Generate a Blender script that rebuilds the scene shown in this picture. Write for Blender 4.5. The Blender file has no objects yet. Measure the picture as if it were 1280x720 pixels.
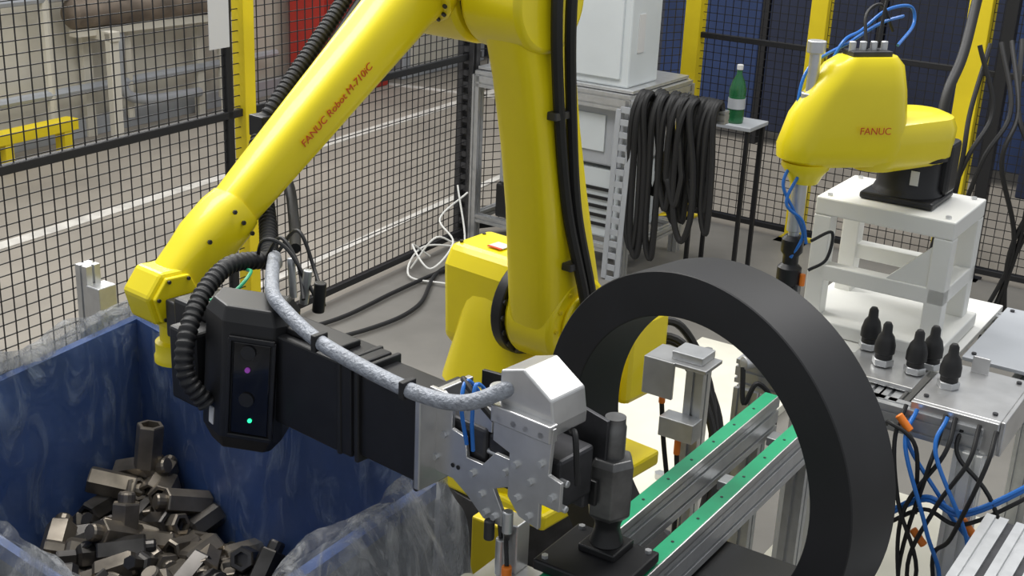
import bpy, bmesh, math, random
from mathutils import Vector as V, Matrix, noise
random.seed(4)
sc=bpy.context.scene
try:
    sc.view_settings.view_transform='Standard'; sc.view_settings.look='None'
except Exception: pass
COL=sc.collection

# ------------------------------------------------------------- materials
def mat(name,c,rough=.5,metal=0,var=0.0,scale=8,bump=0,bscale=40,coat=0,emit=None,es=1):
    m=bpy.data.materials.new(name); m.use_nodes=True
    nt=m.node_tree; b=nt.nodes['Principled BSDF']
    b.inputs['Base Color'].default_value=(*c,1); b.inputs['Roughness'].default_value=rough
    b.inputs['Metallic'].default_value=metal
    if coat: b.inputs['Coat Weight'].default_value=coat
    if emit: b.inputs['Emission Color'].default_value=(*emit,1); b.inputs['Emission Strength'].default_value=es
    tc=nt.nodes.new('ShaderNodeTexCoord')
    if var>0:
        n=nt.nodes.new('ShaderNodeTexNoise'); n.inputs['Scale'].default_value=scale; n.inputs['Detail'].default_value=6
        nt.links.new(tc.outputs['Object'],n.inputs['Vector'])
        r=nt.nodes.new('ShaderNodeValToRGB')
        r.color_ramp.elements[0].position=.3; r.color_ramp.elements[1].position=.7
        r.color_ramp.elements[0].color=(*[max(0,x*(1-var)) for x in c],1)
        r.color_ramp.elements[1].color=(*[min(1,x*(1+var)) for x in c],1)
        nt.links.new(n.outputs['Fac'],r.inputs['Fac']); nt.links.new(r.outputs['Color'],b.inputs['Base Color'])
    if bump>0:
        n2=nt.nodes.new('ShaderNodeTexNoise'); n2.inputs['Scale'].default_value=bscale; n2.inputs['Detail'].default_value=4
        nt.links.new(tc.outputs['Object'],n2.inputs['Vector'])
        bp=nt.nodes.new('ShaderNodeBump'); bp.inputs['Strength'].default_value=bump; bp.inputs['Distance'].default_value=.01
        nt.links.new(n2.outputs['Fac'],bp.inputs['Height']); nt.links.new(bp.outputs['Normal'],b.inputs['Normal'])
    return m
YEL=mat('yellow_paint',(.88,.72,.006),.35,0,.04,5,coat=.2)
YELP=mat('yellow_post_paint',(.76,.59,.01),.5,0,.1,4)
BLK=mat('black_plastic',(.012,.012,.013),.42,0,.2,10)
BLKM=mat('black_anodised',(.014,.014,.016),.42,.2,.2,20)
RINGM=mat('black_matte_ring',(.013,.013,.015),.55,0,.25,6)
RUB=mat('black_rubber',(.01,.01,.011),.55)
ALU=mat('aluminium',(.60,.61,.62),.35,.75,.08,30)
SHEET=mat('sheet_steel',(.62,.62,.62),.32,.8,.12,14)
SILV=mat('grey_silver_paint',(.42,.44,.47),.45,.2,.05,8)
WHT=mat('white_paint',(.76,.76,.73),.4,0,.03,6)
CRM=mat('cream_plate',(.72,.70,.60),.5,0,.06,6)
CTRL=mat('controller_enclosure',(.60,.64,.66),.45,0,.03,6)
GRN=mat('green_belt_strip',(.02,.34,.16),.35,0,.08,20)
BLU=mat('blue_hose_plastic',(.02,.16,.55),.3)
ORG=mat('orange_connector',(.85,.22,.02),.4)
GRYH=mat('grey_braided_hose',(.29,.31,.35),.45,.1,.25,90,bump=.5,bscale=160)
DST=mat('dark_steel',(.06,.06,.065),.42,.6,.3,20)
WPM=mat('workpiece_steel',(.16,.16,.16),.38,.75,.25,30)
PART=mat('machined_steel_bronze',(.25,.22,.18),.40,.8,.45,12)
REDM=mat('red_paint',(.42,.03,.02),.5)
NAVY=mat('navy_panel',(.010,.016,.042),.55,0,.2,3)
BLUEC=mat('blue_cabinet',(.015,.035,.11),.5,0,.2,3)
WALLM=mat('beige_wall',(.60,.57,.49),.8,0,.08,1.5)
WALLD=mat('dark_hall_wall',(.05,.055,.07),.8,0,.3,1)
FLOORM=mat('concrete_floor',(.26,.235,.20),.6,0,.18,1.3,bump=.15,bscale=12)
CELLF=mat('cell_floor_concrete',(.18,.172,.157),.5,0,.2,2,bump=.15,bscale=12)
LINE=mat('white_floor_paint',(.56,.54,.50),.6,0,.2,8)
WIRE=mat('black_fence_wire',(.010,.010,.012),.5)
BRN=mat('weathered_tank_metal',(.17,.135,.105),.55,.3,.4,6)
TXT=mat('red_lettering',(.6,.06,.01),.5)
LEDG=mat('green_led',(.05,.7,.35),.4,emit=(.02,.9,.35),es=1.6)
LEDP=mat('purple_led',(.2,.05,.25),.3,emit=(.35,.06,.5),es=.3)
BINB=mat('blue_bin_wall',(.04,.09,.26),.5,0,.3,3)
BING=mat('grey_bin_shell',(.10,.11,.13),.5,0,.25,3)
GLASSD=mat('dark_window',(.006,.006,.008),.08)
PAPER=mat('paper',(.6,.6,.6),.7)
def film_mat(name,lo,hi,col,p0,p1,zs=.4):
    M=bpy.data.materials.new(name); M.use_nodes=True
    nt=M.node_tree; nt.nodes.clear()
    o=nt.nodes.new('ShaderNodeOutputMaterial'); mx=nt.nodes.new('ShaderNodeMixShader')
    tr=nt.nodes.new('ShaderNodeBsdfTransparent'); tr.inputs[0].default_value=(.93,.95,.98,1)
    pb=nt.nodes.new('ShaderNodeBsdfPrincipled'); pb.inputs['Base Color'].default_value=(*col,1); pb.inputs['Roughness'].default_value=.16
    tc=nt.nodes.new('ShaderNodeTexCoord'); mp=nt.nodes.new('ShaderNodeMapping'); mp.inputs['Scale'].default_value=(1,1,zs); mp.inputs['Rotation'].default_value=(.35,.25,0)
    n=nt.nodes.new('ShaderNodeTexNoise'); n.inputs['Scale'].default_value=10; n.inputs['Detail'].default_value=9; n.inputs['Distortion'].default_value=2.0
    n.inputs['Roughness'].default_value=.64
    r=nt.nodes.new('ShaderNodeValToRGB'); r.color_ramp.elements[0].position=p0; r.color_ramp.elements[0].color=(lo,lo,lo,1)
    r.color_ramp.elements[1].position=p1; r.color_ramp.elements[1].color=(hi,hi,hi,1)
    bp=nt.nodes.new('ShaderNodeBump'); bp.inputs['Strength'].default_value=1.0; bp.inputs['Distance'].default_value=.05
    L=nt.links.new
    L(tc.outputs['Object'],mp.inputs['Vector']); L(mp.outputs[0],n.inputs['Vector']); L(n.outputs['Fac'],r.inputs['Fac'])
    L(n.outputs['Fac'],bp.inputs['Height']); L(bp.outputs['Normal'],pb.inputs['Normal'])
    L(r.outputs['Color'],mx.inputs['Fac']); L(tr.outputs[0],mx.inputs[1]); L(pb.outputs[0],mx.inputs[2]); L(mx.outputs[0],o.inputs[0])
    return M
FILM=film_mat('clear_plastic_film',.10,.55,(.40,.50,.66),.50,.72)
FILM2=film_mat('clear_plastic_film_outer',.16,.75,(.60,.61,.62),.44,.66)
GLS=mat('green_bottle_glass',(.03,.18,.07),.1); GLS.node_tree.nodes['Principled BSDF'].inputs['Transmission Weight'].default_value=.5

# ------------------------------------------------------------- helpers
Z=V((0,0,1))
class Ob:
    def __init__(s,name,loc=(0,0,0)):
        s.e=bpy.data.objects.new(name,None); s.e.location=loc; s.e.empty_display_size=.1; COL.objects.link(s.e)
        s.inv=Matrix.Translation(V(loc)).inverted()
    def link(s,ob):
        COL.objects.link(ob); ob.parent=s.e; ob.matrix_parent_inverse=s.inv; return ob
def fin(o,name,bm,m,smooth=False,bev=0,seg=2,top=None):
    me=bpy.data.meshes.new(name); bmesh.ops.recalc_face_normals(bm,faces=bm.faces); bm.to_mesh(me); bm.free()
    if m: me.materials.append(m)
    ob=bpy.data.objects.new(name,me)
    if smooth:
        for p in me.polygons: p.use_smooth=True
        try: me.set_sharp_from_angle(angle=math.radians(38))
        except Exception: pass
    if bev>0:
        b=ob.modifiers.new('b','BEVEL'); b.width=bev; b.segments=seg; b.limit_method='ANGLE'; b.angle_limit=math.radians(35)
    if o is None: COL.objects.link(ob)
    else: o.link(ob)
    return ob
def basis(x,z=Z):
    x=V(x).normalized(); z=V(z); y=z.cross(x).normalized(); z=x.cross(y).normalized()
    return Matrix((x,y,z)).transposed()
I3=Matrix.Identity(3)
def addbox(bm,c,s,R=I3):
    vs=[]
    for i in (-.5,.5):
        for j in (-.5,.5):
            for k in (-.5,.5): vs.append(bm.verts.new(V(c)+R@V((i*s[0],j*s[1],k*s[2]))))
    for f in ((0,1,3,2),(4,6,7,5),(0,4,5,1),(2,3,7,6),(0,2,6,4),(1,5,7,3)): bm.faces.new([vs[i] for i in f])
def box(o,name,c,s,m,R=I3,bev=.003):
    bm=bmesh.new(); addbox(bm,c,s,R); return fin(o,name,bm,m,bev=bev)
def boxes(o,name,L,m,R=I3,bev=.002):
    bm=bmesh.new()
    for c,s in L: addbox(bm,c,s,R)
    return fin(o,name,bm,m,bev=bev)
def perp(d):
    d=V(d).normalized(); a=V((0,0,1)) if abs(d.z)<.9 else V((1,0,0))
    u=d.cross(a).normalized(); return u,d.cross(u).normalized()
def addlathe(bm,prof,base,axis,n=32,closed=False):
    axis=V(axis).normalized(); u,w=perp(axis); base=V(base); rings=[]
    for r,h in prof:
        if r<1e-6: rings.append([bm.verts.new(base+axis*h)]); continue
        rings.append([bm.verts.new(base+axis*h+(u*math.cos(2*math.pi*i/n)+w*math.sin(2*math.pi*i/n))*r) for i in range(n)])
    prs=list(zip(rings,rings[1:]))
    if closed: prs.append((rings[-1],rings[0]))
    for a,b in prs:
        for i in range(n):
            j=(i+1)%n
            if len(a)==1 and len(b)==1: continue
            if len(a)==1: bm.faces.new((a[0],b[i],b[j]))
            elif len(b)==1: bm.faces.new((a[i],a[j],b[0]))
            else: bm.faces.new((a[i],a[j],b[j],b[i]))
    if not closed:
        for rg in (rings[0],rings[-1]):
            if len(rg)>1: bm.faces.new(rg)
def lathe(o,name,prof,base,axis,m,n=32,closed=False,bev=0,smooth=True):
    bm=bmesh.new(); addlathe(bm,prof,base,axis,n,closed); return fin(o,name,bm,m,smooth,bev)
def cyl(o,name,p0,p1,r,m,r1=None,n=28,bev=.002):
    p0=V(p0);p1=V(p1); d=p1-p0; return lathe(o,name,[(r,0),(r if r1 is None else r1,d.length)],p0,d,m,n,bev=bev)
def prism(o,name,pts,org,ax,ay,m,th,bev=.001,holes=None):
    ax=V(ax);ay=V(ay);n=ax.cross(ay).normalized(); bm=bmesh.new(); org=V(org)
    a=[bm.verts.new(org+ax*p[0]+ay*p[1]-n*th/2) for p in pts]; b=[bm.verts.new(org+ax*p[0]+ay*p[1]+n*th/2) for p in pts]
    bm.faces.new(a); bm.faces.new(b[::-1]); k=len(pts)
    for i in range(k): bm.faces.new((a[i],a[(i+1)%k],b[(i+1)%k],b[i]))
    return fin(o,name,bm,m,bev=bev)
def catm(P,k=8):
    P=[V(p) for p in P]; Q=[P[0]*2-P[1]]+P+[P[-1]*2-P[-2]]; out=[]
    for i in range(1,len(Q)-2):
        for j in range(k):
            t=j/k; a,b,c,d=Q[i-1],Q[i],Q[i+1],Q[i+2]
            out.append(.5*((2*b)+(c-a)*t+(2*a-5*b+4*c-d)*t*t+(3*b-a-3*c+d)*t**3))
    out.append(P[-1]); return out
def addtube(bm,pts,r,n=10,radf=None):
    k=len(pts); u=None; prev=None
    for i,p in enumerate(pts):
        d=(pts[min(i+1,k-1)]-pts[max(i-1,0)]).normalized()
        if u is None: u,_=perp(d)
        u=(u-d*u.dot(d)).normalized(); w=d.cross(u); rr=r*(radf(i) if radf else 1)
        ring=[bm.verts.new(p+(u*math.cos(2*math.pi*j/n)+w*math.sin(2*math.pi*j/n))*rr) for j in range(n)]
        if prev:
            for j in range(n): bm.faces.new((prev[j],prev[(j+1)%n],ring[(j+1)%n],ring[j]))
        else: bm.faces.new(ring)
        prev=ring
    bm.faces.new(prev)
def tube(o,name,P,r,m,k=8,n=10,smooth=True):
    bm=bmesh.new(); addtube(bm,catm(P,k),r,n); return fin(o,name,bm,m,smooth)
def tubes(o,name,L,r,m,k=8,n=8):
    bm=bmesh.new()
    for P in L: addtube(bm,catm(P,k),r,n)
    return fin(o,name,bm,m,True)
def resample(pts,step):
    out=[pts[0]]; acc=0
    for a,b in zip(pts,pts[1:]):
        l=(b-a).length; t=step-acc
        while t<=l: out.append(a+(b-a)*(t/l)); t+=step
        acc=l-(t-step)
    return out
def corr(o,name,P,r,m,step=.0035):
    pts=resample(catm(P,12),step); bm=bmesh.new(); addtube(bm,pts,r,14,lambda i:(1,1,.84,.84)[i%4]); return fin(o,name,bm,m,True)
def sring(c,ax,ay,hx,hy,e=3,n=28):
    out=[]
    for i in range(n):
        t=2*math.pi*i/n; cx=math.cos(t); sy=math.sin(t)
        out.append(V(c)+V(ax)*(hx*math.copysign(abs(cx)**(2/e),cx))+V(ay)*(hy*math.copysign(abs(sy)**(2/e),sy)))
    return out
def loft(o,name,rings,m,bev=0,smooth=True):
    bm=bmesh.new(); R=[[bm.verts.new(p) for p in r] for r in rings]; n=len(R[0])
    for a,b in zip(R,R[1:]):
        for i in range(n): bm.faces.new((a[i],a[(i+1)%n],b[(i+1)%n],b[i]))
    bm.faces.new(R[0]); bm.faces.new(R[-1][::-1]); return fin(o,name,bm,m,smooth,bev)
def capsule(p,r0,q,r1,z,n=14):
    p=V((p[0],p[1],z)); q=V((q[0],q[1],z)); d=(q-p).normalized(); s=V((-d.y,d.x,0)); out=[]
    for i in range(n+1):
        t=math.pi/2+math.pi*i/n; out.append(p+(d*math.cos(t)+s*math.sin(t))*r0)
    for i in range(n+1):
        t=-math.pi/2+math.pi*i/n; out.append(q+(d*math.cos(t)+s*math.sin(t))*r1)
    return out
def bolts(o,name,L,axis,r,h,m):
    bm=bmesh.new()
    for p in L: addlathe(bm,[(r,0),(r,h)],p,axis,6 if r>.004 else 8)
    return fin(o,name,bm,m)
C=V((.545,.838,0)).normalized(); P=V((C.y,-C.x,0)); RC=Matrix((P,C,Z)).transposed()
def W(c,p,z): return C*c+P*p+Z*z
def cbox(o,name,c0,c1,p0,p1,z0,z1,m,bev=.002): return box(o,name,W((c0+c1)/2,(p0+p1)/2,(z0+z1)/2),(abs(p1-p0),abs(c1-c0),abs(z1-z0)),m,RC,bev)
def profile(o,name,a,b,w,h,m=ALU,up=Z):
    a=V(a);b=V(b);d=(b-a); u=d.normalized()
    if abs(u.z)>.9: up=C
    s=V(up).cross(u).normalized(); t=u.cross(s).normalized()
    hw,hh=w/2,h/2; g=.006; dp=.007
    nx=max(1,round(w/.04)); nz=max(1,round(h/.04))
    def side(L,k,f):
        res=[]
        for i in range(k):
            c=-L+(2*L)*(i+.5)/k
            res+=[f(c-g/2-.001,0),f(c-g/2,-dp),f(c+g/2,-dp),f(c+g/2+.001,0)]
        return res
    pts=[(-hw,-hh)]+side(hw,nx,lambda c,d:(c,-hh-d))+[(hw,-hh)]+side(hh,nz,lambda c,d:(hw+d,c))
    pts+=[(hw,hh)]+side(hw,nx,lambda c,d:(-c,hh+d))+[(-hw,hh)]+side(hh,nz,lambda c,d:(-hw-d,-c))
    bm=bmesh.new(); A=[bm.verts.new(a+s*x+t*y) for x,y in pts]; B=[bm.verts.new(b+s*x+t*y) for x,y in pts]; k=len(pts)
    bm.faces.new(A); bm.faces.new(B[::-1])
    for i in range(k): bm.faces.new((A[i],A[(i+1)%k],B[(i+1)%k],B[i]))
    return fin(o,name,bm,m)

# ------------------------------------------------------------- room shell
box(None,'floor',(0,6,-.05),(16,18,.1),FLOORM,bev=0)
fd=V((.487,.873,0)).normalized(); fn=V((fd.y,-fd.x,0))
F0=V((-1.12,4.93,0))
def poly(o,name,pts,z0,z1,m,bev=0):
    bm=bmesh.new(); a=[bm.verts.new((x,y,z0)) for x,y in pts]; b=[bm.verts.new((x,y,z1)) for x,y in pts]; k=len(pts)
    bm.faces.new(a); bm.faces.new(b[::-1])
    for i in range(k): bm.faces.new((a[i],a[(i+1)%k],b[(i+1)%k],b[i]))
    return fin(o,name,bm,m,bev=bev)
poly(None,'cell_floor_slab',[(-2.35,2.7),(-.2,6.6),(.93,7.1),(4.2,5.0),(4.2,-1),(-2.35,-1)],0,.012,CELLF)
wd=V((.5,.866,0)).normalized(); Rw=basis(wd)
W0=V((-3.25,7.75,0))
box(None,'wall_left',W0+wd*2.2+Z*1.5+V((-.08,.05,0)),(9.5,.1,3.0),WALLM,Rw,0)
Rb=basis(P)
box(None,'wall_back',V((3.0,10.0,1.5)),(11,.12,3.0),WALLD,Rb,0)
cbx=Ob('baseboard_left',W0); box(cbx,'skirting_strip',W0+wd*2.2+Z*.06,(9,.03,.12),SILV,Rw)
def strip(name,a,b,w):
    a=V((a[0],a[1],.0));b=V((b[0],b[1],.0)); d=(b-a); box(None,name,(a+b)/2+Z*.003,(d.length,w,.006),LINE,basis(d),0)
strip('floor_marking_line',(-3.3,4.63),(-.2,10.53),.09)
strip('floor_marking_line.001',(-1.6,4.8),(.1,8.2),.05)
strip('floor_marking_line.002',(-1.9,10.9),(0.2,10.1),.08)

# ------------------------------------------------------------- fences
def fence(name,a,b,h,su,sv,posts,rails,col=WIRE,z0=.08):
    a=V(a);b=V(b);d=b-a;Ln=d.length;u=d.normalized();R=basis(u); o=Ob(name,a)
    bm=bmesh.new(); k=int(Ln/su)
    for i in range(k+1): addbox(bm,a+u*(i*su)+Z*((h+z0)/2),(.0035,.0035,h-z0),R)
    k=int((h-z0)/sv)
    for i in range(k+1): addbox(bm,a+u*(Ln/2)+Z*(z0+i*sv),(Ln,.0035,.0035),R)
    fin(o,'wire_mesh',bm,col)
    for i,z in enumerate(rails): box(o,'rail_%d'%i,a+u*(Ln/2)+Z*z,(Ln,.03,.03),col,R)
    for i,(t,w,m) in enumerate(posts):
        box(o,'post_%d'%i,a+u*t+Z*(h/2+.02),(w,w,h+.04),m,R,.004)
        box(o,'foot_%d'%i,a+u*t+Z*.006,(w*2,w*2,.012),m,R,.002)
    return o
fa=F0-fd*2.3; fb=V((-.22,6.55,0))
fence('safety_mesh_fence',fa,fb,2.1,.05,.042,[(2.37,.062,YELP),(2.27,.03,WIRE),(4.1,.05,WIRE),(.02,.05,WIRE)],[.06,.98,2.1])
fc=V((.93,7.11,0)); fe=fc+P*3.6
fence('safety_mesh_fence',fc,fe,2.1,.045,.042,[(.01,.09,YELP),(.72,.09,YELP),(1.52,.11,YELP),(1.66,.06,WIRE),(2.6,.09,YELP)],[.06,1.05,2.1])
fence('safety_mesh_fence',fb,fc+V((-.05,.05,0)),2.1,.05,.042,[],[.06,2.1])
nt_=Ob('notice_sheet',F0); box(nt_,'sheet',F0-fd*.10+fn*.03+Z*1.35,(.11,.003,.20),PAPER,basis(fd),0)

# ------------------------------------------------------------- left background
tk=Ob('horizontal_tank_on_stand',(-2.6,8.5,0))
ta=V((-2.86,8.15,.84)); tb=V((-2.1,9.25,.84)); td=(tb-ta)
lathe(tk,'tank',[(0,-.05),(.07,-.03),(.095,.0),(.095,td.length),(.07,td.length+.03),(0,td.length+.05)],ta,td,BRN)
Rt=basis(td)
for i,t in enumerate((.14,.86)):
    q=ta+td*t
    boxes(tk,'leg_frame_%d'%i,[(V((q.x,q.y,.36))+Rt@V((0,s,0)),(.07,.05,.72)) for s in (-.14,.14)]+[(V((q.x,q.y,.70)),(.07,.36,.06))],WALLM,Rt)
box(tk,'top_beam',V(((ta+tb)/2)[:2]+(.72,)) ,(td.length,.08,.05),WALLM,Rt)
tube(tk,'drain_pipe',[ta+V((.2,.3,-.12)),ta+V((.2,.3,-.5)),ta+V((.3,.45,-.62)),ta+V((.55,.95,-.66))],.035,SILV)
bc=Ob('yellow_barrier_rail',(-3.05,7.6,0)); q0=V((-3.4,6.9,0));q1=V((-2.83,7.95,0)); Rq=basis(q1-q0)
box(bc,'beam',(q0+q1)/2+Z*.19,((q1-q0).length,.10,.07),YELP,Rq)
for i,t in enumerate((.1,.55,.93)): box(bc,'leg_%d'%i,q0.lerp(q1,t)+Z*.08,(.06,.09,.16),YELP,Rq)
pp=Ob('wall_pipework',W0)
tubes(pp,'pipes',[[W0+wd*a+V((.1,-.05,z0)),W0+wd*b+V((.1,-.05,z0))] for a,b,z0 in ((-1,2.5,.95),(-1,2.5,.35))],.03,SILV)
tubes(pp,'risers',[[W0+wd*a+V((.1,-.05,.1)),W0+wd*a+V((.1,-.05,2.5))] for a in (.35,1.0,1.9)],.03,WALLM)
rcb=Ob('red_cabinet',(-1.72,10.2,0)); box(rcb,'body',W0+wd*3.05+V((.26,-.1,.9)),(.85,.35,1.8),REDM,Rw,.01)
box(rcb,'door_panel',W0+wd*3.05+V((.41,-.2,.9)),(.75,.02,1.65),REDM,Rw,.006)
bcb=Ob('grey_locker',(-1.2,11.2,0)); box(bcb,'body',W0+wd*4.40+V((.22,-.1,.9)),(1.3,.35,1.8),SILV,Rw,.01)
box(bcb,'door_panel',W0+wd*4.40+V((.38,-.2,.9)),(1.1,.02,1.6),WALLM,Rw,.006)
cur=Ob('navy_panel_screen',(2.8,8.8,0))
for i in range(7):
    cc=V((1.35,9.3,0))+P*(i*.82); box(cur,'panel_%d'%i,cc+Z*1.05,(.76,.05,1.9),NAVY if i%3 else BLUEC,Rb,.01)
    box(cur,'frame_%d'%i,cc+P*.41+Z*1.05,(.05,.07,2.1),WIRE,Rb,.003)
mch=Ob('yellow_lifting_hook',(3.6,7.6,.8)); 
box(mch,'bracket',V((3.22,7.75,.72)),(.07,.06,.16),YELP,Rb,.01); box(mch,'second_bracket',V((3.34,7.7,.72)),(.05,.06,.14),YELP,Rb,.01)
box(mch,'back_plate',V((3.28,7.78,.4)),(.3,.03,.8),NAVY,Rb,.01)

# ------------------------------------------------------------- controller rack
rk=Ob('controller_rack',W(5.5,-3.2,0))
c0,c1,p0,p1=5.27,5.85,-3.69,-2.80
for i,(c,p) in enumerate(((c0,p0),(c0,p1),(c1,p0),(c1,p1))): profile(rk,'post_%d'%i,W(c,p,0),W(c,p,.9),.05,.05)
for i,(a,b) in enumerate((((c0,p0),(c0,p1)),((c1,p0),(c1,p1)),((c0,p0),(c1,p0)),((c0,p1),(c1,p1)))):
    profile(rk,'shelf_beam_%d'%i,W(*a,.88),W(*b,.88),.05,.08); profile(rk,'low_beam_%d'%i,W(*a,.15),W(*b,.15),.04,.04)
cbox(rk,'shelf_board',c0,c1,p0,p1,.925,.94,ALU)
profile(rk,'cable_hanger_bar',W(c0+.05,p1,.88),W(c0+.05,p1+.46,.88),.05,.06)
cb=Ob('control_cabinet',W(5.5,-3.3,.94))
cbox(cb,'body',c0+.03,c0+.33,p0+.30,p1-.05,.94,2.0,CTRL,.01)
cbox(cb,'door',c0+.015,c0+.035,p0+.34,p1-.09,.98,1.95,CTRL,.004)
cbox(cb,'side_label',c0+.1,c0+.16,p1-.05,p1-.046,1.1,1.28,PAPER,0)
cbox(cb,'handle',c0,c0+.02,p0+.40,p0+.43,1.3,1.45,BLK)
cb2=Ob('control_cabinet',W(5.5,-3.6,.94)); cbox(cb2,'body',c0+.06,c1-.15,p0+.02,p0+.28,.94,1.55,WHT,.01)
cbox(cb2,'vent_panel',c0+.05,c0+.06,p0+.05,p0+.25,1.0,1.4,SILV)
lu=Ob('servo_drive_unit',W(5.45,-3.0,.2))
cbox(lu,'upper_box',c0+.03,c1-.1,p1-.36,p1-.05,.55,.84,SILV,.01); cbox(lu,'screen_panel',c0+.02,c0+.03,p1-.34,p1-.15,.62,.80,CTRL)
cbox(lu,'lower_box',c0+.05,c1-.1,p1-.34,p1-.07,.18,.53,CTRL,.01)
for k in range(5): cbox(lu,'vent_slot_%d'%k,c0+.04,c0+.05,p1-.30,p1-.12,.24+.045*k,.255+.045*k,BLK,0)
tr_=Ob('transformer_box',W(5.3,-3.5,.2)); cbox(tr_,'body',c0+.02,c0+.3,p0+.14,p0+.40,.36,.62,SILV,.008); cbox(tr_,'base',c0+.02,c0+.34,p0+.12,p0+.42,.17,.35,BLK,.01)
for k in range(4): cbox(tr_,'fin_%d'%k,c0+.005,c0+.02,p0+.17+.06*k,p0+.19+.06*k,.4,.6,ALU,0)
def perf(o,name,a,b,w,m):
    a=V(a);b=V(b);d=(b-a);L_=d.length;u=d.normalized(); s=P; bm=bmesh.new(); k=int(L_/.06)
    Rm=Matrix((s,u.cross(s).normalized(),u)).transposed()
    addbox(bm,(a+b)/2-s*w*.36,(w*.28,.01,L_),Rm); addbox(bm,(a+b)/2+s*w*.36,(w*.28,.01,L_),Rm)
    for i in range(k+1): addbox(bm,a+u*(i*L_/k),(w*.5,.01,.028),Rm)
    fin(o,name,bm,m)
perf(rk,'perforated_upright',W(c0-.02,p0-.06,0),W(c0-.02,p0-.06,1.2),.09,DST)
cbox(rk,'upright_flange',c0,c0+.03,p0-.11,p0-.01,0,1.2,DST)
perf(rk,'slanted_perforated_upright',W(c0-.06,p1-.02,.02),W(c0-.06,p1+.0,.86),.10,SILV)
hc=Ob('hanging_cable_bundle',W(5.3,-2.55,.9))
LL=[]
for i in range(15):
    p=p1+.06+.36*i/14; zl=random.uniform(.10,.5); dc=random.uniform(-.05,.05)
    b=W(c0-.01+dc,p,0); w_=random.uniform(.02,.06)
    LL.append([b+Z*.88+C*.10,b+Z*.95+C*.03,b+Z*.84-C*.02-P*w_*.5,b+Z*.6-P*w_*.8,b+Z*(zl+.10)-P*w_*.5,b+Z*zl+P*.02,b+Z*(zl+.13)+P*w_,b+Z*.65+P*w_*.8,b+Z*.88+P*.01-C*.01,b+Z*.95+C*.03+P*.02,b+Z*.86+C*.11])
tubes(hc,'cables',LL,.015,RUB,8,8)
sh=Ob('small_side_table',(1.05,6.13,.6)); xb=V((1.03,6.16,0))
box(sh,'board',xb+Z*.77,(.30,.22,.02),SILV,Rb); boxes(sh,'legs',[(xb+Rb@V((i,j,.386)),(.02,.02,.75)) for i in (-.13,.13) for j in (-.09,.09)],WIRE,Rb)
bt=Ob('water_bottle',xb+Z*.78); bx=xb+V((.01,-.05,.78))
lathe(bt,'bottle_body',[(0,0),(.038,0),(.041,.02),(.038,.09),(.041,.16),(.03,.2),(.013,.235),(.013,.255),(0,.255)],bx,Z,GLS)
cyl(bt,'cap',bx+Z*.255,bx+Z*.28,.015,PAPER); lathe(bt,'label',[(.042,.07),(.042,.12)],bx,Z,SILV)

# ------------------------------------------------------------- floor clutter
fcb=Ob('floor_cables',(-.6,5.5,0))
tubes(fcb,'black_cables',[[(-1.0,4.95,.03),(-.75,5.2,.03),(-.55,5.55,.03),(-.4,5.8,.03),(-.2,6.1,.03)],[(-.95,4.8,.03),(-.6,5.1,.03),(-.42,5.4,.03),(-.35,5.9,.03),(-.05,6.3,.03)]],.010,RUB)
tubes(fcb,'white_cables',[[(-.42,6.1,.03),(-.5,6.0,.12),(-.4,5.85,.05),(-.3,6.0,.14),(-.38,6.2,.2),(-.25,6.35,.3)],[(-.5,5.9,.03),(-.38,5.95,.18),(-.25,6.1,.1),(-.3,6.3,.35)],[(-.3,5.7,.03),(-.5,5.8,.03),(-.45,6.1,.08),(-.2,6.2,.05)]],.005,WHT)
cp=Ob('cream_base_plate',W(4.3,-2.1,0)); cbox(cp,'plate',3.35,4.75,-2.1,-1.55,.012,.05,CRM); bolts(cp,'anchor_bolts',[W(c,p,.05) for c in (3.5,4.6) for p in (-2.0,-1.65)],Z,.02,.02,ALU)
ap=Ob('aluminium_post',(-1.16,3.2,0)); profile(ap,'extrusion',(-1.13,3.2,.012),(-1.13,3.2,.95),.045,.045); box(ap,'clamp',(-1.09,3.18,.85),(.05,.06,.1),ALU,RC)
yc=Ob('yellow_column',(0,2.3,0)); box(yc,'shaft',(-.01,2.32,.385),(.075,.075,.745),YELP,RC,.004); box(yc,'foot',(-.01,2.32,.02),(.16,.16,.015),YELP,RC)

# ------------------------------------------------------------- robot
f=V((-.64,-.77,0)).normalized(); s=V((.77,-.64,0)).normalized()
J1=V((.073,3.416,0)); RR=Matrix((f,s,Z)).transposed()
def RL(a,b,z): return J1+f*a+s*b+Z*z
rb=Ob('industrial_robot_arm',J1)
cyl(rb,'pedestal',RL(0,0,.012),RL(0,0,.28),.26,DST); box(rb,'pedestal_plate',RL(0,0,.03),(.7,.7,.035),DST,RR)
box(rb,'base_foot',RL(-.03,0,.305),(.56,.52,.05),YEL,RR,.01)
lathe(rb,'base_casting',[(.25,0),(.25,.04),(.2,.08),(.2,.14),(.235,.17),(.235,.2)],RL(0,0,.33),Z,YEL,48)
cyl(rb,'turntable',RL(0,0,.53),RL(0,0,.62),.245,YEL,n=48,bev=.01)
cyl(rb,'turntable_gap',RL(0,0,.52),RL(0,0,.535),.22,BLK,n=40)
box(rb,'rear_connector_box',RL(-.22,.12,.66),(.20,.26,.26),YEL,RR,.02)
loft(rb,'shoulder_casting',[sring(RL(.02,-.02,.60),f,s,.22,.19,3.5),sring(RL(.04,-.03,.70),f,s,.18,.15,3.5),sring(RL(.06,-.03,.80),f,s,.15,.115,3.5),sring(RL(.07,-.03,.92),f,s,.11,.10,3.5),sring(RL(.07,-.03,.97),f,s,.08,.09,3)],YEL)
prism(rb,'motor_housing',[(-.13,-.16),(.02,-.20),(.055,-.16),(.065,.06),(.035,.115),(-.12,.12),(-.15,.08)],RL(.13,-.055,.873),f,Z,YEL,.27,.018)
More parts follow.
